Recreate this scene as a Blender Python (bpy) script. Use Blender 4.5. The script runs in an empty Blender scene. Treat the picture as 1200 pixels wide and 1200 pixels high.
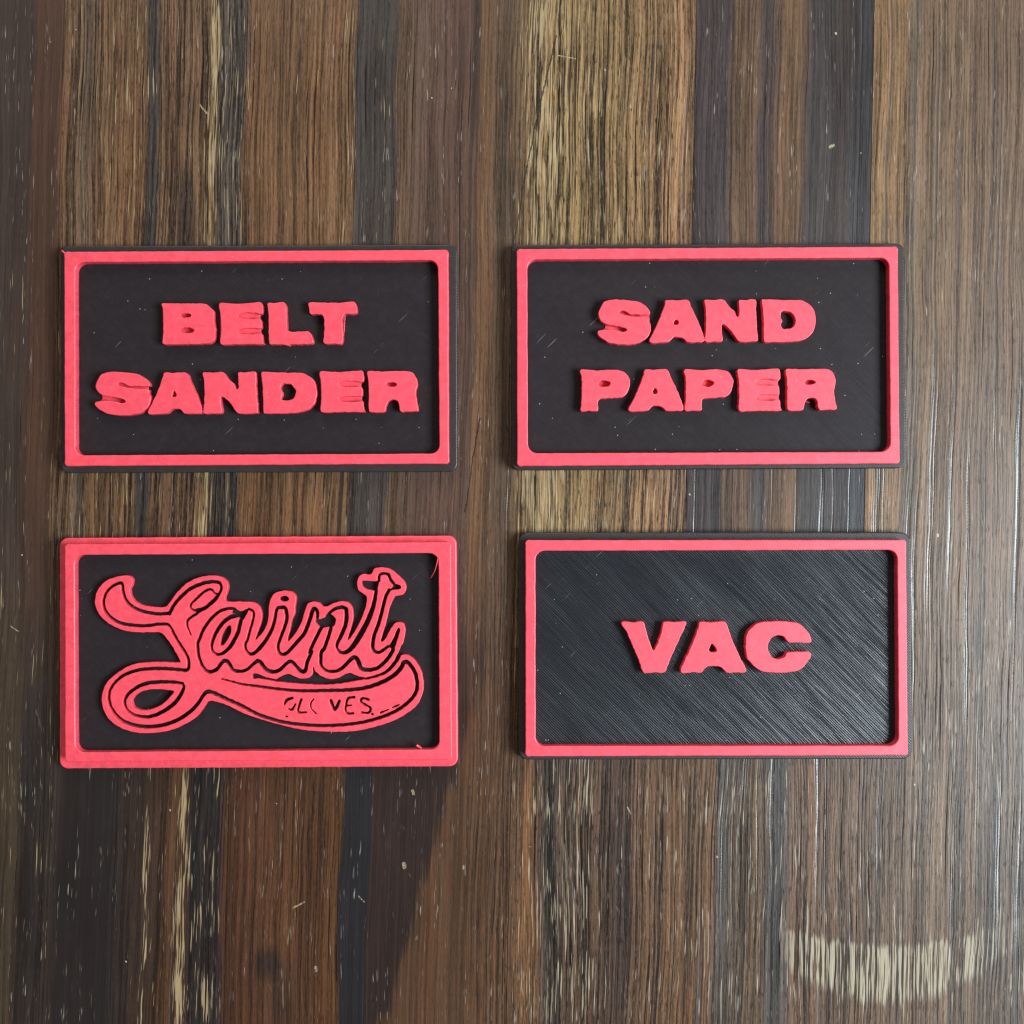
import bpy, bmesh, math, random
import numpy as np
from mathutils import Vector

scene = bpy.context.scene
# ------------------------------------------------------------------ camera
PX = 0.0002                     # one photo pixel on the table = 0.2 mm
CAM_D = 0.250
TILT = math.radians(0.4)
TANH = 600 * PX / CAM_D
cam_data = bpy.data.cameras.new('camera')
cam_data.sensor_width = 36
cam_data.lens = 18 / TANH
cam_data.clip_start = 0.01
cam_data.clip_end = 20
cam = bpy.data.objects.new('camera', cam_data)
scene.collection.objects.link(cam)
CAM = Vector((0, -CAM_D * math.sin(TILT), CAM_D * math.cos(TILT)))
cam.location = CAM
cam.rotation_euler = (TILT, 0, 0)
scene.camera = cam
# ------------------------------------------------------------------ light
world = bpy.data.worlds.new('World')
scene.world = world
world.use_nodes = True
bg = world.node_tree.nodes['Background']
bg.inputs[0].default_value = (1.0, 0.95, 0.90, 1)
bg.inputs[1].default_value = 0.20


def area(name, loc, target, sx, sy, power, col):
    d = bpy.data.lights.new(name, 'AREA')
    d.shape = 'RECTANGLE'
    d.size, d.size_y, d.energy, d.color = sx, sy, power, col
    o = bpy.data.objects.new(name, d)
    o.location = loc
    o.rotation_euler = (Vector(target) - Vector(loc)).to_track_quat('-Z', 'Y').to_euler()
    scene.collection.objects.link(o)
    return o


area('window_light', (0.62, -0.12, 0.56), (0.02, 0, 0), 0.42, 0.34, 16.5, (0.80, 0.93, 1.0))
area('room_fill', (-0.15, 1.05, 0.75), (0, 0.05, 0), 0.8, 0.5, 7.0, (1.0, 0.95, 0.88))  # added soft fill lamp, stands in for ambient light of the room
scene.view_settings.view_transform = 'Standard'
scene.view_settings.look = 'None'
scene.view_settings.exposure = 0.0
scene.view_settings.gamma = 1.0
scene.view_settings.use_curve_mapping = False
scene.cycles.use_denoising = False
scene.cycles.max_bounces = 5
scene.cycles.diffuse_bounces = 4
scene.cycles.glossy_bounces = 2
scene.cycles.sample_clamp_indirect = 3.0
scene.cycles.filter_width = 1.3

# ------------------------------------------------------------------ pixel -> place
CT, ST = math.cos(TILT), math.sin(TILT)


def at(px, py, z):
    """point of height z seen at photo pixel (px, py)"""
    dx = (px - 600) / 600 * TANH
    dy = -(py - 600) / 600 * TANH
    wx, wy, wz = dx, dy * CT + ST, dy * ST - CT
    t = (z - CAM.z) / wz
    return CAM.x + wx * t, CAM.y + wy * t


def lin(c):
    return tuple(((v / 255) / 12.92 if v <= 10 else ((v / 255 + 0.055) / 1.055) ** 2.4) for v in c) + (1,)


# ------------------------------------------------------------------ node helper
class NT:
    def __init__(self, name):
        self.m = bpy.data.materials.new(name)
        self.m.use_nodes = True
        self.t = self.m.node_tree
        self.b = self.t.nodes['Principled BSDF']

    def put(self, sock, v):
        if isinstance(v, (int, float)):
            sock.default_value = v
        elif isinstance(v, tuple):
            sock.default_value = v
        else:
            self.t.links.new(v, sock)

    def math(self, op, a, b=0.0, c=None, clamp=False):
        n = self.t.nodes.new('ShaderNodeMath')
        n.operation = op
        n.use_clamp = clamp
        self.put(n.inputs[0], a)
        self.put(n.inputs[1], b)
        if c is not None:
            self.put(n.inputs[2], c)
        return n.outputs[0]

    def add(self, a, b): return self.math('ADD', a, b)
    def sub(self, a, b): return self.math('SUBTRACT', a, b)
    def mul(self, a, b): return self.math('MULTIPLY', a, b)
    def mx(self, a, b): return self.math('MAXIMUM', a, b)

    def step(self, v, lo, hi, tlo=0.0, thi=1.0):
        n = self.t.nodes.new('ShaderNodeMapRange')
        n.interpolation_type = 'SMOOTHSTEP'
        for i, x in enumerate((v, lo, hi, tlo, thi)):
            self.put(n.inputs[i], x)
        return n.outputs[0]

    def xyz(self, x, y, z=0.0):
        n = self.t.nodes.new('ShaderNodeCombineXYZ')
        self.put(n.inputs[0], x), self.put(n.inputs[1], y), self.put(n.inputs[2], z)
        return n.outputs[0]

    def sep(self, v):
        n = self.t.nodes.new('ShaderNodeSeparateXYZ')
        self.put(n.inputs[0], v)
        return n.outputs

    def noise(self, vec, scale=1.0, detail=2.0, rough=0.5, dist=0.0):
        n = self.t.nodes.new('ShaderNodeTexNoise')
        self.put(n.inputs['Vector'], vec)
        n.inputs['Scale'].default_value = scale
        n.inputs['Detail'].default_value = detail
        n.inputs['Roughness'].default_value = rough
        n.inputs['Distortion'].default_value = dist
        return n.outputs[0]

    def voronoi(self, vec, scale=1.0, feature='F1'):
        n = self.t.nodes.new('ShaderNodeTexVoronoi')
        n.feature = feature
        self.put(n.inputs['Vector'], vec)
        n.inputs['Scale'].default_value = scale
        return n.outputs

    def ramp(self, fac, stops, interp='LINEAR'):
        n = self.t.nodes.new('ShaderNodeValToRGB')
        r = n.color_ramp
        r.interpolation = interp
        while len(r.elements) < len(stops):
            r.elements.new(0.5)
        for e, (p, c) in zip(r.elements, stops):
            e.position = p
        for e, (p, c) in zip(r.elements, stops):
            e.color = c if isinstance(c, tuple) else (c, c, c, 1)
        self.put(n.inputs[0], fac)
        return n.outputs[0]

    def mix(self, f, a, b, mode='MIX'):
        n = self.t.nodes.new('ShaderNodeMix')
        n.data_type = 'RGBA'
        n.blend_type = mode
        n.clamp_factor = True
        self.put(n.inputs[0], f)
        self.put(n.inputs[6], a)
        self.put(n.inputs[7], b)
        return n.outputs[2]

    def bump(self, h, dist, strength=1.0, normal=None):
        n = self.t.nodes.new('ShaderNodeBump')
        n.inputs['Strength'].default_value = strength
        n.inputs['Distance'].default_value = dist
        self.put(n.inputs['Height'], h)
        if normal is not None:
            self.put(n.inputs['Normal'], normal)
        return n.outputs[0]

    def pos(self):
        n = self.t.nodes.new('ShaderNodeNewGeometry')
        return n.outputs['Position'], n.outputs['Normal']

    def val(self, name, v):
        self.put(self.b.inputs[name], v)


# ------------------------------------------------------------------ wood
LEAN = 0.022


def wood_material():
    k = NT('weathered_varnished_wood')
    p, nrm = k.pos()
    s = k.sep(p)
    X = k.math('MULTIPLY_ADD', s[0], 5000.0, 600.0)       # table coordinates, 0.2 mm units
    Y = k.math('MULTIPLY_ADD', s[1], -5000.0, 600.0)
    U0 = k.add(X, k.mul(k.sub(Y, 600.0), LEAN))
    w1 = k.noise(k.xyz(k.mul(X, 1 / 90), k.mul(Y, 1 / 260), 3.0), 1, 1)
    w2 = k.noise(k.xyz(k.mul(X, 1 / 10), k.mul(Y, 1 / 45), 9.0), 1, 1)
    U = k.add(U0, k.add(k.mul(k.sub(w1, 0.5), 16.0), k.mul(k.sub(w2, 0.5), 2.2)))
    # plank tints across the grain, upper and lower part of the table
    def R(vals, mode=None):
        st = []
        for x, c in vals:
            st.append(((x + 60) / 1320, lin(c) if isinstance(c, tuple) else c))
        return st
    f1 = k.noise(k.xyz(k.mul(U, 1 / 3.6), k.mul(Y, 1 / 420), 0.0), 1, 2, .6)
    nb = k.noise(k.xyz(k.mul(U, 1 / 30), k.mul(Y, 1 / 150), 5.0), 1, 2)
    UR = k.add(U, k.add(k.mul(k.sub(f1, .5), 9.0), k.mul(k.sub(nb, .5), 16.0)))
    FU = k.math('MULTIPLY_ADD', UR, 1 / 1320, 60 / 1320)
    top = k.ramp(FU, R([(-60, (78, 66, 60)), (22, (76, 62, 57)), (30, (92, 66, 54)), (57, (90, 66, 54)),
                        (62, (116, 88, 66)), (85, (112, 90, 70)), (92, (98, 84, 73)), (104, (118, 90, 66)),
                        (158, (116, 88, 64)), (161, (64, 59, 57)), (172, (66, 61, 59)), (176, (112, 86, 66)),
                        (222, (108, 82, 62)), (240, (122, 98, 68)), (246, (78, 70, 64)), (276, (80, 70, 64)),
                        (280, (120, 88, 62)), (404, (122, 92, 66)), (408, (72, 66, 64)), (452, (76, 68, 64)),
                        (456, (112, 86, 66)), (478, (98, 78, 68)), (528, (102, 76, 66)), (540, (104, 78, 67)),
                        (545, (80, 66, 60)), (552, (122, 90, 64)), (585, (98, 80, 66)), (610, (122, 98, 70)),
                        (640, (142, 118, 82)), (720, (136, 110, 76)), (803, (140, 106, 78))]))
    top2 = k.ramp(FU, R([(800, (72, 61, 62)), (846, (70, 62, 64)), (850, (108, 84, 66)), (878, (104, 82, 66)),
                         (884, (74, 67, 68)), (896, (76, 68, 68)), (900, (114, 88, 68)), (928, (118, 92, 70)),
                         (940, (72, 67, 68)), (985, (74, 66, 66)), (992, (66, 64, 68)), (1012, (64, 62, 66))]))
    top3 = k.ramp(FU, R([(1000, (146, 116, 84)), (1052, (140, 112, 84)), (1060, (108, 98, 88)), (1074, (126, 104, 84)),
                         (1150, (117, 96, 80)), (1260, (119, 99, 81))]))
    top = k.mix(k.step(U0, 803.6, 804.0), top, top2)
    top = k.mix(k.step(U0, 1012.8, 1013.2), top, top3)
    bot = k.ramp(FU, R([(-60, (70, 58, 48)), (25, (82, 68, 54)), (34, (56, 49, 47)), (60, (62, 53, 48)),
                        (72, (74, 62, 52)), (78, (52, 45, 44)), (120, (50, 44, 44)), (135, (47, 45, 47)),
                        (150, (62, 49, 42)), (192, (66, 48, 38)), (205, (90, 62, 42)), (226, (86, 60, 42)),
                        (232, (46, 40, 42)), (268, (48, 40, 40)), (275, (86, 54, 38)), (340, (92, 60, 40)),
                        (396, (96, 62, 38)), (406, (108, 74, 46)), (408, (40, 38, 44)), (440, (40, 38, 43)),
                        (448, (58, 41, 36)), (545, (60, 43, 37)), (560, (96, 68, 48)), (606, (92, 68, 50)),
                        (630, (110, 78, 50)), (648, (72, 62, 56)), (690, (92, 70, 52)), (738, (78, 58, 48)),
                        (752, (104, 76, 56)), (820, (108, 80, 54)), (846, (104, 76, 54)), (852, (80, 76, 74))]))
    bot2 = k.ramp(FU, R([(840, (76, 74, 74)), (872, (92, 78, 66)), (895, (104, 82, 60)), (916, (70, 66, 66)),
                         (928, (80, 74, 72)), (936, (104, 78, 60)), (1010, (100, 79, 63)), (1070, (104, 84, 68)),
                         (1110, (108, 88, 71)), (1200, (104, 86, 72)), (1260, (102, 84, 72))]))
    bot = k.mix(k.step(U0, 847.8, 848.2), bot, bot2)
    # blend between both grain pictures (right planks are joined end to end at y ~ 760)
    vb = k.step(k.add(Y, k.mul(k.sub(nb, 0.5), 160.0)), 560.0, 860.0)
    sharp = k.step(Y, 758.0, 762.0)
    right = k.step(U0, 605.0, 607.0)
    right = k.mul(right, k.step(U0, 1013.0, 1015.0, 1.0, 0.0))
    vb = k.add(k.mul(vb, k.sub(1.0, right)), k.mul(sharp, right))
    col = k.mix(vb, top, bot)
    # dark heart-wood tongue with a slanting edge, lower middle
    edge = k.math('MULTIPLY_ADD', k.sub(Y, 900.0), -0.285, 534.0)
    nz = k.noise(k.xyz(k.mul(X, 1 / 18), k.mul(Y, 1 / 60), 1.0), 1, 3)
    tong = k.step(k.sub(k.add(X, k.add(k.mul(k.sub(nz, .5), 34.0), k.mul(k.sub(f1, .5), 34.0))), edge), -8.0, 8.0, 1.0, 0.0)
    tong = k.mul(tong, k.step(U, 441.0, 446.0))
    tong = k.mul(tong, k.step(Y, 640.0, 900.0))
    tong2 = k.mul(k.step(U, 441.0, 446.0), k.step(U, 604.0, 607.0, 1.0, 0.0))
    tong2 = k.mul(tong2, k.step(Y, 760.0, 900.0))
    col = k.mix(k.mul(tong2, 0.9), col, lin((98, 69, 48)))
    col = k.mix(tong, col, lin((54, 38, 34)))
    # knots and smoky stains
    def blob(cx, cy, rx, ry, soft=0.5):
        a = k.mul(k.sub(X, cx), 1 / rx)
        b = k.mul(k.sub(Y, cy), 1 / ry)
        d = k.math('SQRT', k.add(k.mul(a, a), k.mul(b, b)))
        d = k.add(d, k.add(k.mul(k.sub(nz, 0.5), 1.0), k.mul(k.sub(f1, .5), .9)))
        return k.step(d, 1.0 - soft, 1.0 + soft, 1.0, 0.0)
    for cx, cy, rx, ry, so, f in ((312, 1128, 15, 19, .4, .75), (330, 1165, 16, 45, .7, .55), (217, 262, 12, 70, .35, .75),
                                  (441, 110, 14, 42, .5, .5), (105, 960, 60, 130, .7, .45), (90, 1120, 70, 120, .7, .55),
                                  (995, 60, 26, 120, .5, .4), (730, 1085, 14, 120, .6, .5), (560, 60, 6, 160, .6, .6)):
        col = k.mix(k.mul(blob(cx, cy, rx, ry, so), f), col, lin((44, 37, 37)))
    # fibre contrast per strip
    dens = k.ramp(FU, R([(-60, .25), (57, .22), (62, .75), (160, .8), (276, 1.0), (282, .62), (404, .7), (408, .6),
                         (456, .55), (540, .4), (600, .6), (612, 1.0), (780, 1.0), (803, .8), (804, .5), (850, .6),
                         (940, .42), (1012, .42), (1014, .6), (1074, .55), (1260, .55)]))
    densb = k.ramp(FU, R([(-60, .35), (70, .35), (78, .14), (130, .15), (150, .45), (268, .7), (275, .5), (404, .6),
                          (408, .25), (440, .25), (545, .35), (606, .8), (650, 1.0), (800, .85), (1013, .8), (1260, .7)]))
    dn = k.mix(vb, dens, densb)
    f2 = k.noise(k.xyz(k.mul(U, 1 / 1.5), k.mul(Y, 1 / 48), 7.0), 1, 1, .6)
    f3 = k.noise(k.xyz(k.mul(U, 1 / 13), k.mul(Y, 1 / 420), 4.0), 1, 1)
    f4 = k.noise(k.xyz(k.mul(X, 1 / 1.8), k.mul(Y, 1 / 7), 2.0), 1, 1, .7)
    fbl = k.step(f1, .36, .64, -1.0, 1.0)
    fib = k.add(k.mul(fbl, .52), k.mul(k.sub(f2, .5), 1.9))
    fib = k.add(fib, k.mul(k.sub(f3, .5), 1.3))
    fib = k.add(fib, k.mul(k.sub(f4, .5), 1.0))
    gain = k.math('MULTIPLY_ADD', k.mul(fib, dn), 1.3, 1.0)
    gain = k.mx(gain, 0.14)
    gain = k.math('MINIMUM', gain, 2.2)
    blot = k.noise(k.xyz(k.mul(X, 1 / 70), k.mul(Y, 1 / 190), 6.0), 1, 3, .6)
    gain = k.mul(gain, k.math('MULTIPLY_ADD', k.sub(blot, .5), 0.8, 1.0))
    col = k.mix(1.0, col, k.xyz(gain, gain, gain), 'MULTIPLY')
    hue = k.noise(k.xyz(k.mul(U, 1 / 22), k.mul(Y, 1 / 330), 12.0), 1, 2)
    col = k.mix(k.step(hue, .52, .75, 0.0, .35), col, k.mix(1.0, col, (1.25, .92, .72, 1), 'MULTIPLY'))
    # open grooves filled with old dark varnish; glints painted as paler colour rightwards
    gv = k.noise(k.xyz(k.mul(U, 1 / 8.5), k.mul(Y, 1 / 900), 71.0), 1, 2, .5)
    gthr = k.math('MULTIPLY_ADD', k.step(X, 480.0, 1000.0), -.07, .635)
    gthr = k.add(gthr, k.mul(k.sub(1.0, dn), .02))
    groove = k.step(gv, gthr, k.add(gthr, .13))
    col = k.mix(k.step(groove, .1, .7, 0.0, .85), col, k.mix(k.step(X, 500.0, 1000.0), lin((64, 58, 58)), lin((108, 106, 108))))
    # cracks and pores between fibres
    cr = k.noise(k.xyz(k.mul(U, 1 / 2.6), k.mul(Y, 1 / 300), 21.0), 1, 2, .55)
    crack = k.step(cr, k.math('MULTIPLY_ADD', dn, -0.15, .74), k.math('MULTIPLY_ADD', dn, -0.15, .785))
    po = k.noise(k.xyz(k.mul(U, 1 / 1.5), k.mul(Y, 1 / 15), 23.0), 1, 1)
    pore = k.mul(k.step(po, .60, .70), k.mul(dn, .75))
    col = k.mix(k.mx(k.mul(crack, .85), pore), col, lin((42, 33, 29)))
    # pale fibres where the varnish is worn through
    ct = k.ramp(FU, R([(-60, .3), (30, .36), (57, .26), (62, .5), (160, .5), (224, .35), (231, .6), (235, .88), (242, .84), (246, .6),
                       (276, .55), (282, .34), (380, .4), (404, .55), (408, .35), (452, .32), (540, .12), (590, .3), (615, .75),
                       (628, .85), (648, .75), (660, .56), (790, .5), (803, .45), (805, .05), (1012, .1), (1014, .34), (1060, .36), (1260, .3)]))
    cb = k.ramp(FU, R([(-60, .45), (30, .42), (60, .5), (72, .42), (80, .1), (125, .2), (140, .44), (150, .2), (176, .40), (179, .86), (183, .86), (186, .4),
                       (214, .42), (221, .97), (226, .95), (232, .55), (268, .62), (276, .28), (395, .36), (406, .5), (412, .16), (540, .2),
                       (600, .4), (640, .62), (690, .66), (740, .35), (800, .5), (1013, .5), (1260, .46)]))
    cd = k.mix(vb, ct, cb)
    c1 = k.noise(k.xyz(k.mul(U, 1 / 2.0), k.mul(Y, 1 / 75), 31.0), 1, 2, .6)
    c2 = k.noise(k.xyz(k.mul(X, 1 / 60), k.mul(Y, 1 / 110), 33.0), 1, 2)
    c1 = k.add(c1, k.mul(k.sub(c2, .5), .22))
    thr = k.math('MULTIPLY_ADD', cd, -0.40, .83)
    cream = k.step(c1, thr, k.add(thr, .055))
    c3 = k.noise(k.xyz(k.mul(U, 1 / 2), k.mul(Y, 1 / 20), 41.0), 1, 2)
    ccol = k.mix(c3, lin((172, 146, 104)), lin((240, 220, 176)))
    ccol = k.mix(vb, ccol, k.mix(k.step(U, 560.0, 760.0), ccol, lin((212, 206, 190))))
    col = k.mix(k.mul(cream, k.step(cd, 0.02, .12, 0.0, .78)), col, ccol)
    # crescent-shaped scuff, lower right
    t = k.mul(k.sub(X, 1040.0), 1 / 120)
    tt = k.mul(t, t)
    ed = k.noise(k.xyz(k.mul(U, 1 / 4), k.mul(Y, 1 / 50), 51.0), 1, 2)
    Yn = k.add(Y, k.mul(k.sub(ed, .5), 26.0))
    up = k.math('MULTIPLY_ADD', tt, -20.0, 1107.0)
    lo = k.math('MULTIPLY_ADD', tt, -42.0, 1174.0)
    cres = k.mul(k.step(k.sub(Yn, up), -4.0, 5.0), k.step(k.sub(lo, Yn), -5.0, 10.0))
    cres = k.mul(cres, k.mul(k.step(X, 908.0, 936.0), k.step(X, 1130.0, 1200.0, 1.0, .12)))
    cres = k.mul(cres, k.step(k.add(f1, k.mul(k.sub(f2, .5), .8)), .47, .56))
    cres = k.mul(cres, k.sub(1.0, crack))
    col = k.mix(k.mul(cres, .8), col, lin((205, 198, 176)))
    # short pale ticks: worn fibres, plus small glints painted into the colour
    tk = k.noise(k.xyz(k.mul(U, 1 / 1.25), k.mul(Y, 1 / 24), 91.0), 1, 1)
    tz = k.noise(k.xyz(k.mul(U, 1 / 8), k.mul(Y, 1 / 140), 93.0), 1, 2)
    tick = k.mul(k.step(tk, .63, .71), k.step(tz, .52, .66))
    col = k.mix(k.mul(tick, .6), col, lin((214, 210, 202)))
    # single cracks, scratches and chips
    def seg(x0, y0, x1, y1, w):
        L2 = (x1 - x0) ** 2 + (y1 - y0) ** 2
        ax, ay = k.sub(Xw, x0), k.sub(Y, y0)
        t_ = k.math('MULTIPLY', k.add(k.mul(ax, x1 - x0), k.mul(ay, y1 - y0)), 1 / L2, clamp=True)
        dx_ = k.sub(ax, k.mul(t_, x1 - x0))
        dy_ = k.sub(ay, k.mul(t_, y1 - y0))
        d_ = k.math('SQRT', k.add(k.mul(dx_, dx_), k.mul(dy_, dy_)))
        return k.step(d_, w * .6, w * 1.3, 1.0, 0.0)
    jit = k.noise(k.xyz(k.mul(X, 1 / 3), k.mul(Y, 1 / 3), 0), 1, 1)
    Xw = k.add(X, k.add(k.mul(k.sub(w2, .5), 5.0), k.mul(k.sub(jit, .5), 2.2)))
    for x0, y0, x1, y1, w_ in ((652, 40, 624, 160, .9), (624, 160, 601, 286, .8), (562, 490, 545, 600, .8)):
        col = k.mix(k.mul(seg(x0, y0, x1, y1, w_), .85), col, lin((46, 38, 34)))
    chips = None
    for x0, y0, x1, y1, w_ in ((233, 121, 242, 132, 1.0), (653, 63, 674, 67, .7), (345, 1063, 357, 1056, .8), (420, 1049, 427, 1056, .6), (473.8, 1012, 474.5, 1015, 2.6),
                               (370, 1132, 370.6, 1136, 1.5), (543, 1014, 543, 1017, 1.2), (484, 926, 485, 930, 1.4), (974, 171, 977, 169, 1.8), (735, 945, 738, 953, .8), (12, 733, 22, 740, .7)):
        g_ = seg(x0, y0, x1, y1, w_)
        chips = g_ if chips is None else k.mx(chips, g_)
    col = k.mix(k.mul(chips, k.step(jit, .3, .62, .15, .7)), col, lin((222, 208, 178)))
    # fine scratches and pale flecks
    vd = k.voronoi(k.xyz(k.mul(X, 1 / 30), k.mul(Y, 1 / 42), 0.0), 1)
    fl = k.step(k.add(vd[0], k.mul(k.sub(jit, .5), .10)), k.mul(k.sep(vd[1])[1], .03), k.math('MULTIPLY_ADD', k.sep(vd[1])[1], .04, .012), 1.0, 0.0)
    fl = k.mul(fl, k.step(k.sep(vd[1])[0], .55, .6))
    col = k.mix(k.mul(fl, .8), col, lin((235, 222, 200)))
    sc = k.noise(k.xyz(k.add(k.mul(X, 1 / 60), k.mul(Y, 1 / 24)), k.sub(k.mul(X, 1 / 3.5), k.mul(Y, 1 / 9)), 61.0), 1, 1)
    scm = k.mul(k.step(sc, .76, .80), k.step(blot, .5, .6))
    col = k.mix(k.mul(scm, .35), col, lin((170, 150, 120)))
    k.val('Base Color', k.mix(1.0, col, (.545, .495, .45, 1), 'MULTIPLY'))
    # relief and gloss
    h = k.add(k.mul(fbl, .12), k.mul(f2, .4))
    h = k.mul(h, k.math('MULTIPLY_ADD', dn, .9, .12))
    h = k.sub(h, k.mul(crack, .6))
    h = k.add(h, k.mul(f4, .10))
    h = k.mul(h, k.sub(1.0, k.mul(groove, .75)))
    h = k.sub(h, k.mul(groove, .8))
    k.val('Normal', k.bump(h, 0.00011))
    rg = k.math('MULTIPLY_ADD', k.noise(k.xyz(k.mul(X, 1 / 8), k.mul(Y, 1 / 50), 81.0), 1, 3), .22, .33)
    k.val('Roughness', k.sub(k.add(rg, k.mul(k.mx(cream, cres), .16)), k.step(groove, .05, .4, 0.0, .24)))
    k.val('Specular IOR Level', k.math('MULTIPLY_ADD', k.mx(crack, pore), -.28, .33))
    return k.m


WOOD = wood_material()


# ------------------------------------------------------------------ printed plastic
def plastic(name, col, rough, line_amp, panel=False, seed=0.0, spec=.5):
    k = NT(name)
    p, nrm = k.pos()
    s = k.sep(p)
    X, Y, Z = (k.mul(s[i], 1000.0) for i in range(3))       # millimetres
    nz = k.sep(nrm)[2]
    side = k.step(nz, .55, .8, 1.0, 0.0)
    # side walls: printed layers
    wob = k.noise(k.xyz(X, Y, seed), .6, 2)
    layer = k.math('SINE', k.mul(k.add(Z, k.mul(wob, .08)), 2 * math.pi / .22))
    rag = k.noise(k.xyz(k.mul(X, 2.2), k.mul(Y, 2.2), k.mul(Z, 6.0)), 1, 2, .6)
    hs = k.mul(k.add(k.mul(layer, .35), k.mul(rag, 1.2)), side)
    # top faces: extruded lines laid at 45 degrees
    A = k.mul(k.add(X, Y), .7071)
    B = k.mul(k.sub(X, Y), .7071)
    wl = k.noise(k.xyz(k.mul(A, .25), k.mul(B, .05), seed), 1, 1)
    ph = k.mul(k.add(A, k.mul(wl, .25)), 2 * math.pi / .45)
    lines = k.math('ABSOLUTE', k.math('SINE', k.mul(ph, .5)))
    per = k.noise(k.xyz(k.mul(A, 2.4), k.mul(B, .035), seed + 3), 1, 2, .7)      # every bead differs
    patch = k.noise(k.xyz(k.mul(A, .16), k.mul(B, .03), seed + 8), 1, 2)
    blob = k.noise(k.xyz(k.mul(X, 3.0), k.mul(Y, 3.0), seed), 1, 3, .65)
    ht = k.add(k.mul(lines, line_amp), k.mul(blob, .35 if not panel else .22))
    ht = k.add(ht, k.mul(per, line_amp * (2.6 if panel else 1.6)))
    h = k.add(k.mul(ht, k.sub(1.0, side)), hs)
    k.val('Normal', k.bump(h, 0.00006))
    c = col
    mott = k.noise(k.xyz(k.mul(X, .55), k.mul(Y, .55), k.mul(Z, .5)), 1, 4, .65)
    if panel:
        c = k.mix(k.mul(k.step(mott, .4, .75), .5), col, tuple(min(1, v * 1.5) for v in col[:3]) + (1,))
        # dust and tiny blobs
        vd = k.voronoi(k.xyz(k.mul(X, .55), k.mul(Y, .55), seed), 1)
        jit = k.noise(k.xyz(k.mul(X, 7.0), k.mul(Y, 7.0), 0), 1, 1)
        d = k.step(k.add(vd[0], k.mul(k.sub(jit, .5), .06)), .05, .085, 1.0, 0.0)
        d = k.mul(d, k.step(k.sep(vd[1])[1], .72, .75))
        c = k.mix(k.mul(d, .5), c, (.5, .5, .5, 1))
        sc = k.noise(k.xyz(k.mul(A, .10), k.mul(B, 2.0), seed + 20), 1, 1)
        sm = k.mul(k.step(sc, .735, .765), k.step(patch, .45, .6))
        c = k.mix(k.mul(sm, .16), c, (.5, .5, .52, 1))
        rr = k.math('MULTIPLY_ADD', patch, .25, rough - .12)
        k.val('Roughness', rr)
    else:
        dark = tuple(v * .78 for v in col[:3]) + (1,)
        c = k.mix(k.step(mott, .35, .7), dark, col)
        # waxy stress marks
        wx = k.noise(k.xyz(k.mul(X, 1.9), k.mul(Y, 1.1), seed + 5), 1, 3, .6)
        if col[0] > .1:
            c = k.mix(k.step(wx, .62, .74, 0.0, .20), c, (.9, .42, .42, 1))
        k.val('Roughness', k.sub(k.math('MULTIPLY_ADD', blob, .25, rough - .12), k.mul(side, .13)))
    k.val('Base Color', c)
    k.val('Specular IOR Level', spec)
    return k.m


RED = plastic('red_printed_plastic', (.88, .072, .105, 1), .45, .10)
BLACK = plastic('black_printed_plastic', (.034, .027, .026, 1), .40, .30, False, 0.0, .4)
PANEL = plastic('black_printed_panel', (.018, .0135, .015, 1), .45, .35, True, 1.0, .16)
PANEL_GLOSS = plastic('black_printed_panel_coarse', (.0085, .0095, .0125, 1), .30, 1.0, True, 5.0, .46)


# ------------------------------------------------------------------ outline tools (signed distance -> contour)
def catmull(pts, n=5, closed=True):
    P = np.array(pts, float)
    out = []
    m = len(P)
    rng = range(m) if closed else range(m - 1)
    for i in rng:
        if closed:
            a, b, c, d = P[(i - 1) % m], P[i], P[(i + 1) % m], P[(i + 2) % m]
        else:
            a, b, c, d = P[max(i - 1, 0)], P[i], P[i + 1], P[min(i + 2, m - 1)]
        for j in range(n):
            t = j / n
            out.append(0.5 * (2 * b + (c - a) * t + (2 * a - 5 * b + 4 * c - d) * t * t + (3 * b - a - 3 * c + d) * t ** 3))
    if not closed:
        out.append(P[-1])
    return np.array(out)


def chaikin(pts, it=1):
    P = np.array(pts, float)
    for _ in range(it):
        Q = np.roll(P, -1, 0)
        P = np.stack([.8 * P + .2 * Q, .2 * P + .8 * Q], 1).reshape(-1, 2)
    return P


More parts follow.
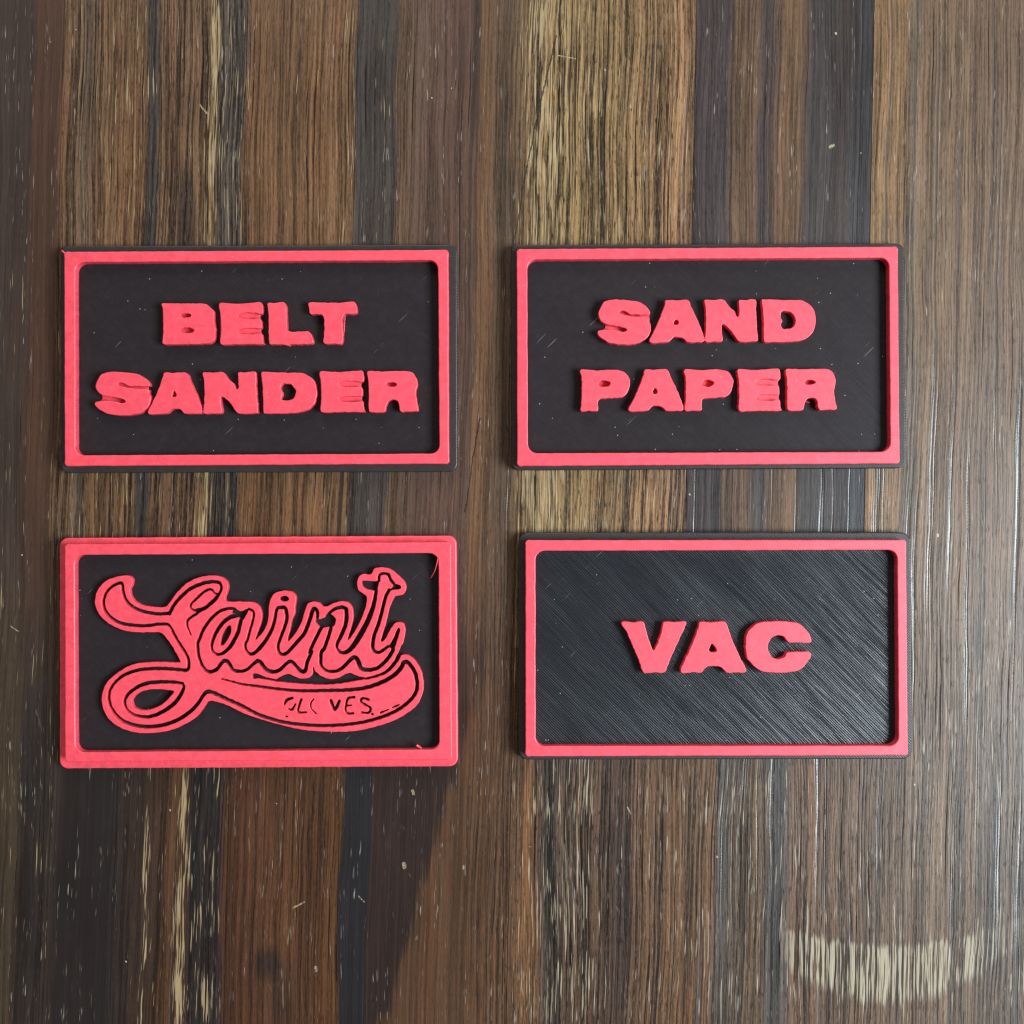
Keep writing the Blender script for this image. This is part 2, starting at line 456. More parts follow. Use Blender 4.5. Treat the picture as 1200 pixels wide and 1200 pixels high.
class Field:
    def __init__(self, x0, y0, x1, y1, step):
        self.step = step
        self.xs = np.arange(x0, x1 + step, step)
        self.ys = np.arange(y0, y1 + step, step)
        self.GX, self.GY = np.meshgrid(self.xs, self.ys)
        self.f = np.full(self.GX.shape, 50.0)

    def poly(self, P):
        P = np.array(P, float)
        d2 = np.full(self.GX.shape, 1e9)
        ins = np.zeros(self.GX.shape, bool)
        for a, b in zip(P, np.roll(P, -1, 0)):
            e = b - a
            L = e @ e
            if L < 1e-9:
                continue
            wx, wy = self.GX - a[0], self.GY - a[1]
            t = np.clip((wx * e[0] + wy * e[1]) / L, 0, 1)
            d2 = np.minimum(d2, (wx - e[0] * t) ** 2 + (wy - e[1] * t) ** 2)
            if a[1] != b[1]:
                c = ((a[1] <= self.GY) != (b[1] <= self.GY)) & (self.GX < a[0] + (self.GY - a[1]) / (b[1] - a[1]) * e[0])
                ins ^= c
        d = np.sqrt(d2)
        return np.where(ins, -d, d)

    def stroke(self, P, w):
        """distance to a polyline whose half width runs along list w"""
        out = np.full(self.GX.shape, 50.0)
        n = len(P)
        W = np.interp(np.linspace(0, 1, n), np.linspace(0, 1, len(w)), w)
        for i in range(n - 1):
            a, b = P[i], P[i + 1]
            pad = 8
            ix0 = max(int((min(a[0], b[0]) - pad - self.xs[0]) / self.step), 0)
            ix1 = int((max(a[0], b[0]) + pad - self.xs[0]) / self.step) + 1
            iy0 = max(int((min(a[1], b[1]) - pad - self.ys[0]) / self.step), 0)
            iy1 = int((max(a[1], b[1]) + pad - self.ys[0]) / self.step) + 1
            sx, sy = self.GX[iy0:iy1, ix0:ix1], self.GY[iy0:iy1, ix0:ix1]
            e = b - a
            L = max(e @ e, 1e-9)
            t = np.clip(((sx - a[0]) * e[0] + (sy - a[1]) * e[1]) / L, 0, 1)
            d = np.hypot(sx - a[0] - e[0] * t, sy - a[1] - e[1] * t) - (W[i] + (W[i + 1] - W[i]) * t)
            out[iy0:iy1, ix0:ix1] = np.minimum(out[iy0:iy1, ix0:ix1], d)
        return out

    def wobble(self, seed, amp, lam=(7, 16)):
        r = random.Random(seed)
        n = np.zeros(self.GX.shape)
        for _ in range(9):
            th, l = r.uniform(0, 6.28), r.uniform(*lam)
            n += np.sin((self.GX * math.cos(th) + self.GY * math.sin(th)) * 2 * math.pi / l + r.uniform(0, 6.28))
        return n * amp / 3

    def contours(self, f):
        """zero contour as closed loops of (x, y)"""
        f = np.where(f == 0, 1e-6, f)
        f = f.copy()
        f[0, :] = f[-1, :] = 5
        f[:, 0] = f[:, -1] = 5
        ny, nx = f.shape
        neg = f < 0
        code = neg[:-1, :-1] * 1 + neg[:-1, 1:] * 2 + neg[1:, 1:] * 4 + neg[1:, :-1] * 8
        nxt = {}
        T = {1: [(3, 0)], 2: [(0, 1)], 3: [(3, 1)], 4: [(1, 2)], 5: [(3, 0), (1, 2)], 6: [(0, 2)], 7: [(3, 2)], 8: [(2, 3)],
             9: [(2, 0)], 10: [(0, 1), (2, 3)], 11: [(2, 1)], 12: [(1, 3)], 13: [(1, 0)], 14: [(0, 3)]}
        for j, i in zip(*np.nonzero((code > 0) & (code < 15))):
            i, j = int(i), int(j)
            E = {0: (0, i, j), 1: (1, i + 1, j), 2: (0, i, j + 1), 3: (1, i, j)}
            for a, b in T[int(code[j, i])]:
                nxt[E[a]] = E[b]
        loops = []
        while nxt:
            k0, cur = next(iter(nxt.items()))
            loop = []
            key = k0
            while key in nxt:
                d, i, j = key
                if d == 0:
                    a, b = f[j, i], f[j, i + 1]
                    loop.append((self.xs[i] + self.step * a / (a - b), self.ys[j]))
                else:
                    a, b = f[j, i], f[j + 1, i]
                    loop.append((self.xs[i], self.ys[j] + self.step * a / (a - b)))
                key = nxt.pop(key)
            if len(loop) > 9:
                P = np.array(loop)
                P = (np.roll(P, 1, 0) + 2 * P + np.roll(P, -1, 0)) / 4
                loops.append(P)
        return loops


def link(o, parent=None):
    scene.collection.objects.link(o)
    if parent:
        o.parent = parent
    return o


def solid(name, loops, z0, z1, mat, parent, bevel=0.00018):
    """prism between z0 and z1 over pixel loops (loops seen at height z1), with a rounded rim"""
    cu = bpy.data.curves.new('tmp', 'CURVE')
    cu.dimensions = '2D'
    cu.fill_mode = 'BOTH'
    ox, oy = parent.location.x, parent.location.y
    for L in loops:
        sp = cu.splines.new('POLY')
        sp.points.add(len(L) - 1)
        co = np.zeros((len(L), 4))
        for n, (x, y) in enumerate(L):
            wx, wy = at(x, y, z1)
            co[n, :2] = (wx - ox, wy - oy)
        co[:, 3] = 1
        sp.points.foreach_set('co', co.ravel())
        sp.use_cyclic_u = True
    cu.extrude = (z1 - z0) / 2 - bevel
    cu.bevel_depth = bevel
    cu.bevel_resolution = 2
    cu.offset = -bevel
    tmp = bpy.data.objects.new('tmp', cu)
    me = bpy.data.meshes.new_from_object(tmp)
    bpy.data.objects.remove(tmp)
    bpy.data.curves.remove(cu)
    me.name = name
    me.transform(__import__('mathutils').Matrix.Translation((0, 0, (z0 + z1) / 2)))
    bm = bmesh.new()
    bm.from_mesh(me)
    bmesh.ops.remove_doubles(bm, verts=bm.verts, dist=1e-7)
    bmesh.ops.recalc_face_normals(bm, faces=bm.faces)
    bm.normal_update()
    for f in bm.faces:
        f.smooth = True
    for e in bm.edges:
        if len(e.link_faces) == 2:
            a, b = e.link_faces
            caps = (abs(a.normal.z) > .995) + (abs(b.normal.z) > .995)
            e.smooth = caps != 1 and a.normal.angle(b.normal, 0) < .7
    bm.to_mesh(me)
    bm.free()
    me.materials.clear()
    me.materials.append(mat)
    return link(bpy.data.objects.new(name, me), parent)


def tube(name, pts, r, mat, parent):
    """thin round strand through pixel/height points"""
    cu = bpy.data.curves.new('tmp', 'CURVE')
    cu.dimensions = '3D'
    sp = cu.splines.new('POLY')
    P = catmull(pts, 6, False)
    sp.points.add(len(P) - 1)
    for q, (x, y, z) in zip(sp.points, P):
        wx, wy = at(x, y, z)
        q.co = (wx - parent.location.x, wy - parent.location.y, z, 1)
    cu.bevel_depth = r
    cu.bevel_resolution = 1
    tmp = bpy.data.objects.new('tmp', cu)
    me = bpy.data.meshes.new_from_object(tmp)
    bpy.data.objects.remove(tmp)
    me.name = name
    me.materials.clear()
    me.materials.append(mat)
    return link(bpy.data.objects.new(name, me), parent)


# ------------------------------------------------------------------ table
def plank(u0, u1, y0, y1, seed, parent):
    r = random.Random(seed)
    g = 0.1
    bm = bmesh.new()
    dz = r.uniform(-.00006, .00006)
    def pt(u, y):
        x = u - LEAN * (y - 600)
        return ((x - 600) * PX, -(y - 600) * PX)
    c = [pt(u0 + g, y0 + g), pt(u1 - g, y0 + g), pt(u1 - g, y1 - g), pt(u0 + g, y1 - g)]
    lo = [bm.verts.new((x, y, -.022)) for x, y in c]
    hi = [bm.verts.new((x, y, -.00008 + dz - .0)) for x, y in c]
    bm.faces.new(hi[::-1])
    bm.faces.new(lo)
    for i in range(4):
        bm.faces.new((lo[i], hi[i], hi[(i + 1) % 4], lo[(i + 1) % 4]))
    bmesh.ops.recalc_face_normals(bm, faces=bm.faces)
    ed = [e for e in bm.edges if all(v.co.z > -.01 for v in e.verts)]
    bmesh.ops.bevel(bm, geom=ed, offset=.00007, segments=2, affect='EDGES')
    me = bpy.data.meshes.new('plank')
    bm.to_mesh(me)
    bm.free()
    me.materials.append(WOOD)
    return link(bpy.data.objects.new('plank', me), parent)


def slab():
    bm = bmesh.new()
    bmesh.ops.create_cube(bm, size=1)
    for v in bm.verts:
        v.co = (v.co.x * .60, v.co.y * .60, -.0255 + v.co.z * .006)
    me = bpy.data.meshes.new('table_top')
    bm.to_mesh(me)
    bm.free()
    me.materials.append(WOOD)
    o = link(bpy.data.objects.new('table_top', me))
    o['kind'] = 'structure'
    o['label'] = 'dark weathered wooden table top of varnished planks'
    return o


table = slab()
cuts = [-860, -640, -430, -240, -90, 60, 276, 406, 606]
for i, (a, b) in enumerate(zip(cuts, cuts[1:])):
    plank(a, b, -860, 2060, i, table)
for i, (a, b, y0, y1) in enumerate([(606, 803.8, -860, 760), (803.8, 1013, -860, 760), (606, 848, 760, 2060), (848, 1013, 760, 2060),
                                    (1013, 1232, -860, 2060), (1232, 1420, -860, 2060), (1420, 1640, -860, 2060), (1640, 1860, -860, 2060),
                                    (1860, 2060, -860, 2060)]):
    plank(a, b, y0, y1, 50 + i, table)

# ------------------------------------------------------------------ lettering, outlines read off the photograph
def zz(ox, oy, s, pts):
    return [(ox + x / s, oy + y / s) for x, y in pts]


def ell(cx, cy, rx, ry, n=16):
    return [(cx + rx * math.cos(t * 2 * math.pi / n), cy + ry * math.sin(t * 2 * math.pi / n)) for t in range(n)]


q = 8.5714
G = {}
G['B'] = (zz(180, 340, 10, [(82, 160), (95, 148), (130, 148), (380, 152), (560, 150), (610, 158), (660, 190), (705, 240), (712, 300), (706, 350), (722, 430),
                           (724, 560), (700, 600), (650, 627), (400, 637), (130, 642), (98, 625), (95, 605), (105, 540), (108, 300), (100, 220)]),
          [zz(180, 340, 10, ell(375, 298, 68, 24)), zz(180, 340, 10, ell(388, 470, 84, 31))])
G['E'] = (zz(365, 425, q, [(72, 105), (82, 86), (105, 80), (200, 90), (300, 92), (480, 75), (508, 76), (525, 100), (530, 185), (500, 200), (430, 184), (330, 184),
                           (270, 208), (275, 225), (330, 243), (430, 243), (512, 236), (518, 330), (512, 342), (420, 338), (320, 340), (268, 362), (300, 388),
                           (380, 395), (470, 388), (524, 380), (528, 470), (546, 488), (530, 500), (340, 496), (130, 504), (95, 500), (84, 470), (95, 380), (92, 200)]), [])
G['L'] = (zz(300, 340, 10, [(122, 165), (135, 145), (160, 140), (220, 150), (300, 132), (335, 140), (352, 175), (356, 220), (360, 340), (362, 465), (400, 485), (520, 482), (610, 472),
                            (640, 500), (674, 565), (670, 615), (640, 634), (400, 637), (380, 652), (330, 637), (180, 638), (145, 628), (143, 400), (140, 230)]), [])
G['T'] = (zz(300, 340, 10, [(605, 155), (620, 138), (650, 135), (800, 142), (1000, 142), (1130, 126), (1165, 138), (1190, 205), (1184, 268), (1130, 284), (1050, 277), (1022, 290),
                            (1012, 350), (1020, 480), (1022, 540), (1012, 620), (985, 637), (900, 628), (810, 637), (782, 615), (795, 500), (795, 320), (770, 287), (680, 280),
                            (640, 287), (618, 265), (615, 190)]), [])
G['S'] = (zz(105, 425, q, [(110, 115), (170, 92), (240, 86), (360, 95), (490, 110), (560, 155), (602, 205), (604, 236), (545, 242), (440, 236), (385, 238), (345, 210), (310, 198),
                           (278, 212), (288, 227), (340, 238), (400, 253), (520, 260), (598, 262), (592, 300), (614, 340), (610, 400), (580, 460), (500, 512), (400, 532),
                           (280, 532), (170, 515), (90, 470), (50, 430), (46, 398), (80, 386), (200, 379), (260, 389), (320, 405), (360, 394), (350, 374), (300, 359),
                           (220, 347), (140, 334), (90, 308), (62, 268), (54, 230), (72, 180)]), [])
G['A'] = (zz(105, 425, q, [(736, 105), (748, 94), (780, 95), (850, 100), (945, 90), (975, 98), (990, 125), (1000, 160), (1040, 240), (1090, 350), (1132, 460), (1135, 500), (1110, 518),
                           (1080, 515), (955, 518), (930, 490), (900, 468), (830, 462), (800, 490), (780, 514), (700, 518), (610, 525), (582, 515), (576, 492), (610, 430), (660, 330), (700, 230), (730, 150)]),
          [zz(105, 425, q, [(848, 280), (875, 320), (862, 345), (828, 342), (823, 315)])])
G['N'] = (zz(235, 425, q, [(15, 112), (22, 94), (45, 90), (130, 96), (205, 86), (235, 98), (280, 165), (335, 205), (362, 275), (380, 240), (370, 112), (380, 92), (440, 96), (520, 84), (555, 88),
                           (560, 110), (558, 200), (565, 350), (578, 470), (574, 508), (520, 512), (380, 516), (350, 492), (300, 410), (220, 338), (200, 342), (205, 400), (218, 490), (205, 514), (120, 514),
                           (40, 518), (20, 505), (25, 480), (35, 350), (32, 170)]), [])
G['D'] = (zz(235, 425, q, [(602, 108), (610, 90), (640, 88), (760, 94), (880, 98), (1020, 95), (1080, 125), (1140, 170), (1165, 240), (1170, 330), (1150, 400), (1100, 460), (1020, 497), (900, 510),
                           (660, 512), (632, 512), (626, 490), (625, 400), (618, 200)]),
          [zz(235, 425, q, [(806, 212), (860, 205), (910, 218), (952, 262), (958, 310), (932, 362), (880, 383), (812, 375), (808, 340), (826, 300), (803, 270)])])
G['R'] = (zz(365, 425, q, [(552, 100), (562, 82), (590, 78), (700, 86), (800, 82), (980, 80), (1030, 105), (1060, 160), (1068, 230), (1048, 290), (1055, 360), (1065, 420), (1078, 465), (1070, 492),
                           (980, 490), (905, 500), (882, 475), (875, 410), (860, 380), (810, 370), (775, 385), (750, 440), (742, 490), (710, 503), (600, 502), (570, 490), (572, 300), (568, 180)]),
          [zz(365, 425, q, ell(803, 217, 54, 24))])
G['P'] = (zz(670, 425, q, [(76, 92), (85, 68), (110, 62), (180, 68), (260, 76), (390, 64), (480, 72), (540, 95), (580, 150), (592, 200), (575, 270), (550, 320), (510, 350), (400, 358), (290, 362),
                           (268, 380), (265, 440), (272, 472), (250, 492), (170, 482), (110, 496), (84, 482), (86, 455), (95, 380), (98, 230), (94, 130)]),
          [zz(670, 425, q, ell(325, 210, 62, 34))])
G['V'] = (zz(720, 715, 7.5, [(55, 118), (65, 102), (90, 98), (160, 106), (245, 96), (266, 110), (285, 200), (330, 330), (345, 358), (370, 310), (410, 200), (422, 118), (435, 98), (460, 98), (530, 105), (600, 96),
                             (634, 100), (634, 130), (600, 200), (540, 330), (490, 440), (458, 530), (440, 556), (350, 550), (270, 560), (244, 545), (220, 460), (160, 320), (100, 180), (72, 150)]), [])
G['a'] = (zz(720, 715, 7.5, [(742, 112), (752, 100), (790, 100), (850, 106), (960, 94), (985, 106), (1000, 150), (1050, 290), (1110, 420), (1162, 510), (1160, 545), (1130, 556), (1080, 549), (990, 556), (965, 535),
                             (940, 505), (900, 495), (820, 495), (790, 520), (775, 550), (740, 556), (700, 548), (610, 560), (582, 548), (576, 518), (620, 430), (690, 280), (735, 150)]),
          [zz(720, 715, 7.5, [(858, 284), (904, 350), (893, 372), (838, 369), (831, 345)])])
G['C'] = (zz(830, 715, 7.5, [(330, 215), (370, 160), (420, 115), (500, 98), (630, 95), (780, 105), (840, 145), (890, 205), (914, 270), (905, 290), (860, 290), (760, 286), (712, 292), (690, 270), (660, 230), (610, 222),
                             (560, 240), (525, 300), (530, 370), (570, 420), (620, 432), (670, 410), (690, 370), (740, 362), (820, 365), (880, 356), (914, 385), (890, 440), (820, 525), (760, 545), (600, 555),
                             (480, 545), (420, 515), (370, 460), (335, 420), (325, 320)]), [])
DEEP = {'D', 'C', 'a', 'V', 'L', 'T', 'N'}

Z_BASE, Z_PANEL, Z_TOP = .0021, .0023, .0046


def fit(ch, box):
    outer, holes = G[ch]
    if box is None:
        return outer, holes
    O = np.array(outer)
    mn, mxx = O.min(0), O.max(0)
    s = np.array([(box[2] - box[0]), (box[3] - box[1])]) / (mxx - mn)
    f = lambda P: (np.array(P) - mn) * s + np.array(box[:2])
    return f(outer), [f(h) for h in holes]


def letter(ch, box, parent, seed):
    outer, holes = fit(ch, box)
    O = chaikin(outer, 2)
    F = Field(O[:, 0].min() - 4, O[:, 1].min() - 4, O[:, 0].max() + 4, O[:, 1].max() + 4, .5)
    sd = F.poly(O)
    f = sd + F.wobble(seed, .2, (5, 13)) + .3
    for h in holes:
        f = np.maximum(f, -(F.poly(chaikin(h, 2)) + F.wobble(seed + 7, .3, (5, 9))))
    o = solid('letter', F.contours(f), Z_BASE, Z_TOP - .0003 + random.Random(seed).uniform(-.00008, .00008), RED, parent, .00016)
    if ch not in DEEP:          # narrow counters and slots are half filled with plastic
        if ch in 'ES':
            f2 = F.poly(O)
            # close the slots: dilate then erode
            d = np.minimum(f2, 50)
            big = d - 4.2
            loops = F2_close(F, big, 4.4)
        else:
            loops = F.contours(F.poly(O) + .5)
        solid('letter_infill', loops, Z_BASE, Z_BASE + (.0009 if ch == 'E' else .0004), RED, parent, .0001).parent = o
    return o


def F2_close(F, big, er):
    """erode the dilated shape back: distance to the dilated outline"""
    outer = F.contours(big)
    outer.sort(key=len)
    return F.contours(F.poly(outer[-1]) + er)


def quad_field(F, c, rad):
    """rounded quad (four corners, clockwise from top left)"""
    P = np.array(c, float)
    cen = P.mean(0)
    S = []
    for p in P:
        S.append(p + np.sign(cen - p) * rad)
    return F.poly(S) - rad


def sign(name, label, base_c, frame_c, open_c, base_mat, panel_mat, seed, base_rad=9, frame_rad=5):
    cx, cy = np.array(base_c).mean(0)
    root = bpy.data.objects.new(name, None)
    root.empty_display_size = .01
    wx, wy = at(cx, cy, 0)
    root.location = (wx, wy, 0)
    link(root)
    root['label'] = label
    root['category'] = 'sign'
    root['group'] = 'raised-letter name plates lying on the table'
    B = np.array(base_c)
    F = Field(B[:, 0].min() - 6, B[:, 1].min() - 6, B[:, 0].max() + 6, B[:, 1].max() + 6, 1.0)
    fb = quad_field(F, base_c, base_rad) + F.wobble(seed, .14, (9, 60))
    solid('base', F.contours(fb), 0.0, Z_BASE, base_mat, root, .0003)
    fo = quad_field(F, frame_c, frame_rad) + F.wobble(seed + 1, .13, (8, 60))
    for p in frame_c:       # swollen printed corners
        p = np.array(p) + np.sign(np.array((cx, cy)) - np.array(p)) * 4.2
        fo = np.minimum(fo, np.hypot(F.GX - p[0], F.GY - p[1]) - 4.6)
    fi = quad_field(F, open_c, 11) + F.wobble(seed + 2, .13, (8, 60))
    solid('frame', F.contours(np.maximum(fo, -fi)), Z_BASE - .0001, Z_TOP, RED, root, .00022)
    solid('panel', F.contours(fi - 2.5), Z_BASE - .0002, Z_PANEL, panel_mat, root, .00005)
    return root


def word(root, items, seed):
    for i, (ch, box) in enumerate(items):
        letter(ch, box, root, seed + i * 13)


s1 = sign('sign_plate', 'black plate with red rim and raised red words BELT SANDER',
          [(70.5, 288), (535.5, 286.5), (536, 552.5), (71.5, 554)],
          [(75, 294.8), (525.3, 292.6), (526, 543.2), (75.6, 546)],
          [(87.8, 307.0), (513.3, 304.6), (514.8, 531.6), (88.0, 533.4)], BLACK, PANEL, 11)
word(s1, [('B', None), ('E', (255.8, 353.6, 310.3, 404.4)), ('L', None), ('T', None), ('S', None), ('A', None), ('N', None), ('D', None), ('E', None), ('R', None)], 100)
s2 = sign('sign_plate', 'black plate with red rim and raised red words SAND PAPER',
          [(598.8, 286.7), (1059.5, 285), (1061.5, 548.5), (599.5, 551)],
          [(605.6, 291.7), (1052.3, 288.8), (1054.4, 543), (606, 546)],
          [(618.0, 303.8), (1042, 301.8), (1043.4, 529.4), (618.6, 531)], BLACK, PANEL, 22)
word(s2, [('S', (699.7, 350.3, 763.4, 404)), ('A', (760.4, 350.6, 826, 402.2)), ('N', (824.7, 349.8, 888.8, 401.2)), ('D', (892, 350, 956.5, 401.2)),
          ('P', None), ('A', (736, 431.8, 801.4, 482.8)), ('P', (800.8, 431.8, 860.3, 482.6)), ('E', (863.2, 431.2, 917, 482.4)), ('R', (919.8, 431.4, 981.2, 481.8))], 300)
s3 = sign('sign_plate', 'all red rimmed plate with black panel and script logo Saint GLOVES',
          [(69.6, 630.2), (535, 627.6), (536.6, 898.4), (69.6, 900.8)],
          [(75.8, 637.6), (528.5, 635.5), (529.6, 890.6), (76, 892.6)],
          [(87.2, 650.2), (513.8, 648.2), (514.8, 878.5), (88, 881.6)], RED, PANEL, 33, 10, 6)
s4 = sign('sign_plate', 'black plate with red rim and single raised red word VAC',
          [(607.6, 624), (1067.4, 623.6), (1069.4, 889.6), (607.6, 890.4)],
          [(615.8, 633), (1062, 632.6), (1064, 885.2), (615.8, 886.4)],
          [(627.5, 645.4), (1051.6, 644.4), (1053, 873.8), (627.6, 874.2)], BLACK, PANEL_GLOSS, 44, 12)
word(s4, [('V', None), ('a', None), ('C', None)], 500)


# ------------------------------------------------------------------ script logo
def z1(p): return zz(100, 655, 5.7143, p)
def z2(p): return zz(300, 655, 5.7143, p)
def z3(p): return zz(100, 755, 5.7143, p)
def z4(p): return zz(300, 755, 5.7143, p)


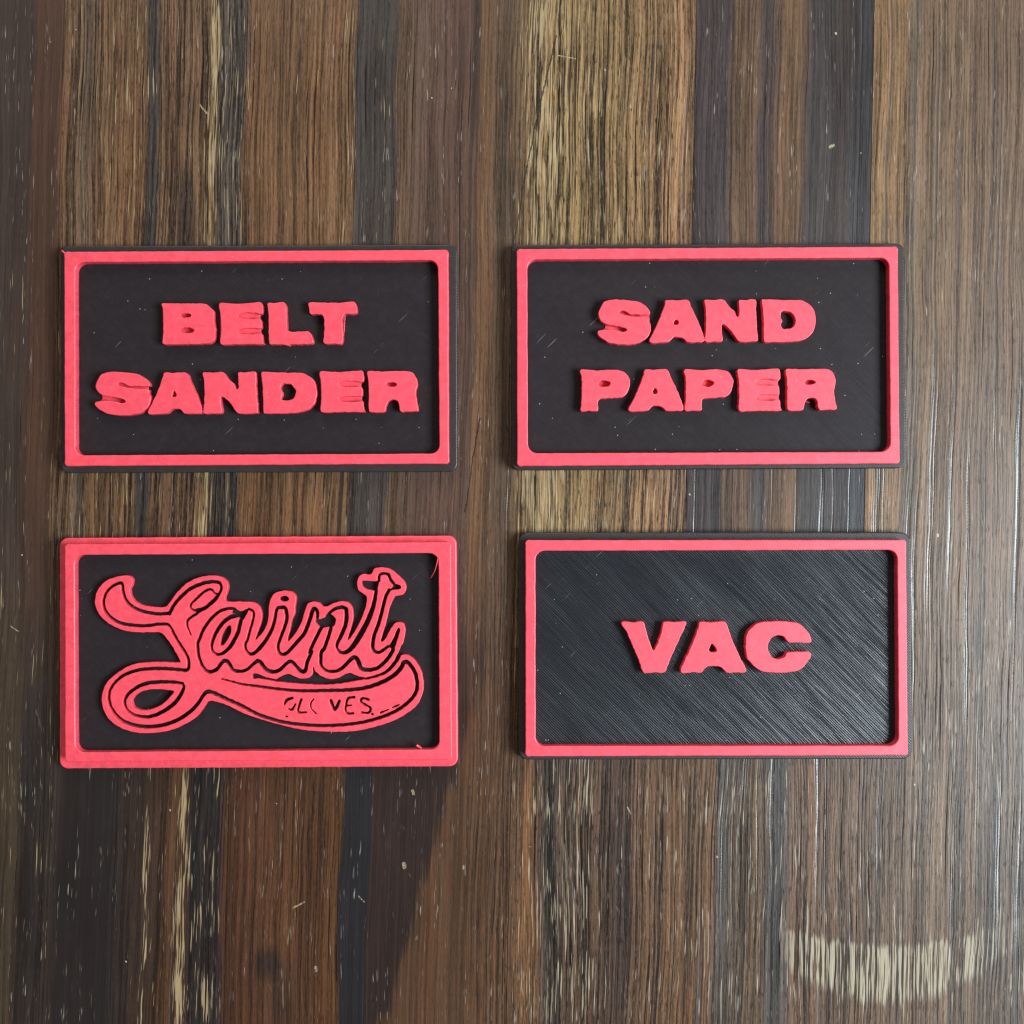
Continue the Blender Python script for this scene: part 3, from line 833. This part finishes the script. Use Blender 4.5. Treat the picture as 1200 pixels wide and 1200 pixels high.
def logo(root):
    F = Field(104, 658, 504, 866, .6)
    sil = (z1([(260, 110), (290, 113), (315, 135), (312, 175), (298, 205), (305, 245), (335, 285), (390, 310), (450, 320), (525, 322), (560, 295), (620, 215), (680, 160), (760, 122),
               (850, 110), (910, 120), (950, 155), (955, 205), (938, 260), (950, 284), (1050, 285), (1130, 292), (1170, 328), (1182, 390), (1165, 455), (1137, 540), (1160, 520), (1200, 470)]) +
           z2([(80, 400), (85, 310), (100, 260), (130, 225), (190, 212), (240, 220), (268, 255), (262, 320), (258, 370), (240, 410), (228, 470), (212, 550), (260, 500), (300, 430),
               (325, 350), (345, 300), (380, 285), (420, 292), (460, 320), (520, 295), (570, 283), (615, 290), (645, 330), (650, 400), (630, 480), (612, 545), (650, 500), (690, 430),
               (730, 330), (740, 260), (720, 235), (685, 210), (675, 160), (690, 115), (720, 98), (750, 105), (775, 95), (790, 65), (830, 55), (880, 60), (920, 80), (970, 125), (1000, 160),
               (1005, 200), (985, 240), (935, 250), (915, 280), (890, 340), (870, 430), (845, 510), (835, 552), (860, 540), (900, 470), (930, 430), (965, 422), (990, 435), (1000, 480), (985, 560)]) +
           z4([(968, 20), (945, 80), (965, 75), (1000, 68), (1040, 85), (1080, 130), (1110, 190), (1122, 270), (1115, 330), (1085, 400), (1030, 450), (950, 500), (830, 545), (680, 580), (540, 588),
               (360, 580), (250, 562), (120, 530), (10, 497)]) +
           z3([(1050, 460), (950, 410), (860, 383), (820, 385), (790, 430), (740, 490), (660, 540), (560, 580), (420, 597), (300, 585), (200, 540), (140, 480), (110, 400), (112, 330), (140, 260),
               (200, 200), (300, 140), (400, 122), (500, 118), (610, 122), (632, 110), (600, 50)]) +
           z1([(560, 555), (510, 500), (470, 492), (340, 492), (240, 475), (150, 430), (90, 370), (62, 290), (80, 210), (130, 150), (200, 120)]))
    f = F.poly(catmull(sil, 4)) + .2
    holes = [z1([(1000, 333), (1040, 350), (1090, 335), (1075, 380), (1045, 418), (1030, 400), (1010, 375), (975, 360)]),
             z1([(970, 445), (975, 490), (950, 542), (922, 578), (902, 576), (908, 520), (940, 462)]),
             z2(ell(188, 267, 32, 19)),
             z2([(400, 410), (435, 402), (465, 388), (500, 372), (532, 400), (526, 440), (500, 462), (480, 456), (440, 462), (408, 440)]),
             z2([(708, 150), (740, 146), (800, 150), (822, 140), (816, 185), (803, 212), (740, 202), (712, 182)]),
             z2([(905, 148), (928, 165), (966, 178), (968, 200), (930, 206), (888, 212), (915, 185)]),
             z2([(955, 462), (964, 480), (947, 540), (917, 622), (903, 598), (888, 588), (920, 530), (940, 480)]),
             z3([(592, 314), (570, 348), (520, 398), (450, 433), (380, 443), (325, 423), (310, 385), (335, 343), (390, 312), (470, 300), (540, 306)]),
             z4([(382, 152), (398, 182), (440, 215), (500, 234), (560, 222), (620, 192), (680, 212), (740, 228), (690, 242), (560, 264), (440, 272), (280, 264), (150, 252), (128, 240), (180, 210),
                 (220, 200), (290, 228), (350, 226), (376, 200)]),
             z1([(885, 232), (902, 240), (880, 275), (830, 322), (780, 352), (742, 366), (728, 348), (742, 332), (790, 318), (840, 275)])]
    w = 1.85
    strokes = [
        # outline groove of the swash, the big S, the loop and the tail
        (z1([(560, 365), (480, 368), (400, 355), (330, 330), (280, 290), (255, 240), (248, 190), (238, 162), (190, 175), (145, 215), (122, 270), (125, 330), (160, 385), (220, 425), (300, 442),
             (400, 448), (480, 438), (540, 437), (570, 460), (600, 520)]) +
         z3([(650, 30), (680, 80), (692, 130), (682, 172), (640, 172), (560, 165), (460, 163), (360, 172), (270, 200), (200, 250), (160, 320), (158, 380), (180, 440), (230, 500), (300, 535),
             (400, 552), (500, 545), (600, 515), (690, 460), (750, 400), (785, 345), (815, 318), (860, 328), (950, 370), (1050, 415)]) +
         z4([(0, 465), (100, 500), (200, 525), (330, 540), (450, 545), (580, 540), (700, 525), (820, 495), (930, 450), (1010, 395), (1060, 340), (1078, 280), (1070, 210), (1040, 150), (1008, 120),
             (985, 125), (970, 160), (920, 210), (840, 255), (740, 290), (620, 306), (480, 310), (300, 312), (150, 300), (0, 280)]) + z3([(1050, 268), (980, 250), (910, 232)]),
         [1.2, 1.3, 1.1, 1.3, 1.1, 1.2, 1.3, 1.1, 1.4, 1.4, 1.5, 1.3, 1.2, 1.3, 1.6, 1.5, 1.1, .6]),
        (z1([(560, 365), (590, 310), (640, 250), (700, 200), (780, 165), (850, 153), (895, 160), (908, 190), (900, 225), (882, 250)]), [1.5, 1.4, 1.2, 1.0]),
        (z1([(735, 348), (703, 330), (712, 295), (760, 250), (800, 215), (840, 205), (862, 228), (885, 240)]), [.8, 1.0, .8]),
        (z1([(750, 362), (700, 395), (680, 420), (685, 460), (705, 508)]), [1.0, .9, .6]),
        # a
        (z1([(1000, 335), (960, 332), (900, 350), (840, 400), (790, 470), (760, 540)]) +
         z3([(750, 0), (755, 60), (770, 120), (800, 170), (840, 185), (880, 165), (915, 120), (940, 112), (960, 130), (985, 170), (1030, 182), (1080, 170), (1120, 135), (1152, 112)]) +
         z4([(30, 125), (60, 165), (110, 185), (160, 170), (200, 130), (230, 115), (260, 140), (290, 175), (325, 180), (340, 120), (370, 50)]) + z2([(355, 629), (385, 560), (420, 490), (440, 455)]),
         [1.0, 1.3, 1.2, 1.3, 1.6, 1.1, 1.7, 1.2, 1.6, 1.2, 1.4]),
        (z1([(1090, 335), (1125, 355), (1120, 410), (1100, 480), (1085, 540)]) + z3([(1070, 0), (1075, 40), (1100, 65), (1130, 60), (1170, 20)]) +
         z2([(20, 600), (60, 550), (105, 470), (125, 400), (138, 335), (165, 325), (195, 333), (205, 400), (185, 470), (155, 550)]) + z4([(148, 0), (150, 50), (175, 68), (210, 55), (250, 10)]) +
         z2([(320, 500), (360, 400), (378, 340), (400, 338), (410, 370), (405, 420)]), [.9, 1.0, 1.1, 1.6, 1.2, 1.4, 1.1, 1.3, 1.6, 1.1]),
        (z1([(1010, 378), (950, 400), (900, 450), (860, 520), (843, 580)]) + z3([(845, 10), (850, 45), (880, 68), (920, 60), (960, 25)]) + z1([(990, 550), (1020, 490), (1038, 415)]), [1.6, 1.5, .9, 1.0, 1.6, 1.6]),
        # n
        (z2([(470, 388), (510, 345), (560, 325), (597, 332), (605, 370), (600, 430), (575, 500), (545, 560)]) + z4([(540, 20), (550, 42), (570, 56), (610, 50), (650, 10)]) +
         z2([(690, 520), (730, 450), (765, 370), (790, 290), (803, 212)]), [1.0, 1.3, 1.6, 1.4, .9, 1.4, 2.1, 1.9, 1.2]),
        (z2([(500, 462), (480, 530), (455, 600)]) + z4([(438, 50), (432, 90), (435, 140), (465, 175), (520, 182), (570, 165), (620, 115), (655, 88), (680, 110), (700, 160), (750, 172), (810, 160),
                                                        (870, 110), (912, 48), (915, 30)]), [1.3, 1.4, 1.1, 1.3, 1.8, 1.3, 1.4]),
        # t
        (z2([(890, 208), (865, 260), (845, 340), (820, 430), (790, 510), (780, 570)]) + z4([(780, 20), (790, 45), (820, 55), (850, 40), (885, 14)]), [1.2, 1.3, 1.4, 1.2, 1.0]),
        (z2([(822, 145), (825, 110), (850, 98), (885, 105), (900, 140), (920, 165)]), [1.0, 1.0, 1.2]),
        # loop of the swash and gaps under the word
        (z3([(650, 262), (600, 255), (520, 252), (420, 260), (340, 290), (280, 340), (262, 390), (280, 440), (340, 478), (430, 485), (510, 455), (590, 400), (640, 330), (656, 288), (648, 262)]), [1.0, 1.4, 1.3, 1.0, 1.3, 1.6, 1.0]),
        (z3([(1132, 214), (1160, 216)]) + z4([(60, 228), (140, 244)]), [2.0, 1.6, .9, .8]),
        (z4([(730, 232), (810, 212), (880, 178), (935, 115), (952, 80)]), [.8, 1.0, 1.3, 1.6]),
        # engraved small capitals, partly filled while printing
        (z4([(240, 360), (205, 375), (188, 405)]), [1.0, 1.1, .5]),
        (z4([(215, 430), (238, 440), (262, 402)]), [.6, .8, .6]),
        (z4([(302, 370), (285, 420), (282, 455), (335, 456)]), [.9, .8, .7]),
        (z4([(385, 368), (366, 395), (368, 430), (402, 465)]), [.5, .45, .5]),
        (z4([(500, 378), (526, 438), (556, 380)]), [1.2, 1.2, 1.0]),
        (z4([(655, 355), (618, 362), (602, 400), (600, 445), (615, 464), (650, 462)]), [1.0, .7, .8]),
        (z4([(606, 412), (640, 408)]), [.7, .5]),
        (z4([(755, 372), (715, 362), (700, 385), (735, 408), (766, 430), (752, 460), (705, 456)]), [.9, .9, .8]),
        (z4([(775, 468), (780, 470)]), [.8, .8]),
        (z4([(200, 484), (212, 484)]), [.7, .5]),
        (z4([(830, 460), (885, 438)]), [.5, .6, .4]),
        (z4([(912, 425), (958, 405)]), [.5, .6, .4]),
    ]
    for h in holes:
        f = np.maximum(f, -F.poly(catmull(h, 4)))
    for pts, ws in strokes:
        f = np.maximum(f, -F.stroke(catmull(pts, 4, False), np.array(ws) * w / 1.12))
    f = f + F.wobble(900, .16, (4, 11))
    solid('script_logo', F.contours(f), Z_BASE, Z_PANEL + .0015, RED, root, .00012)


logo(s3)

# ------------------------------------------------------------------ stray strands of plastic
tube('plastic_strand', [(513, 655, .0046), (511.5, 662, .0044), (509, 670, .0036), (505, 677, .0026)], .00011, RED, s3)
tube('plastic_strand', [(404.5, 370, .0042), (403.8, 378, .0038), (403.6, 386, .0034), (402.2, 394, .0036)], .00010, RED, s1)
tube('plastic_strand', [(72.6, 293.8, .0046), (74.5, 295.4, .0046), (77, 297.5, .0045)], .0002, RED, s1)
tube('plastic_strand', [(488, 873.2, .0040), (491, 875, .0038), (494, 877.5, .0040)], .0003, RED, s3)
tube('plastic_strand', [(942.5, 469.5, .0026), (945, 470.8, .0025), (948.5, 472, .0025)], .00008, RED, s2)
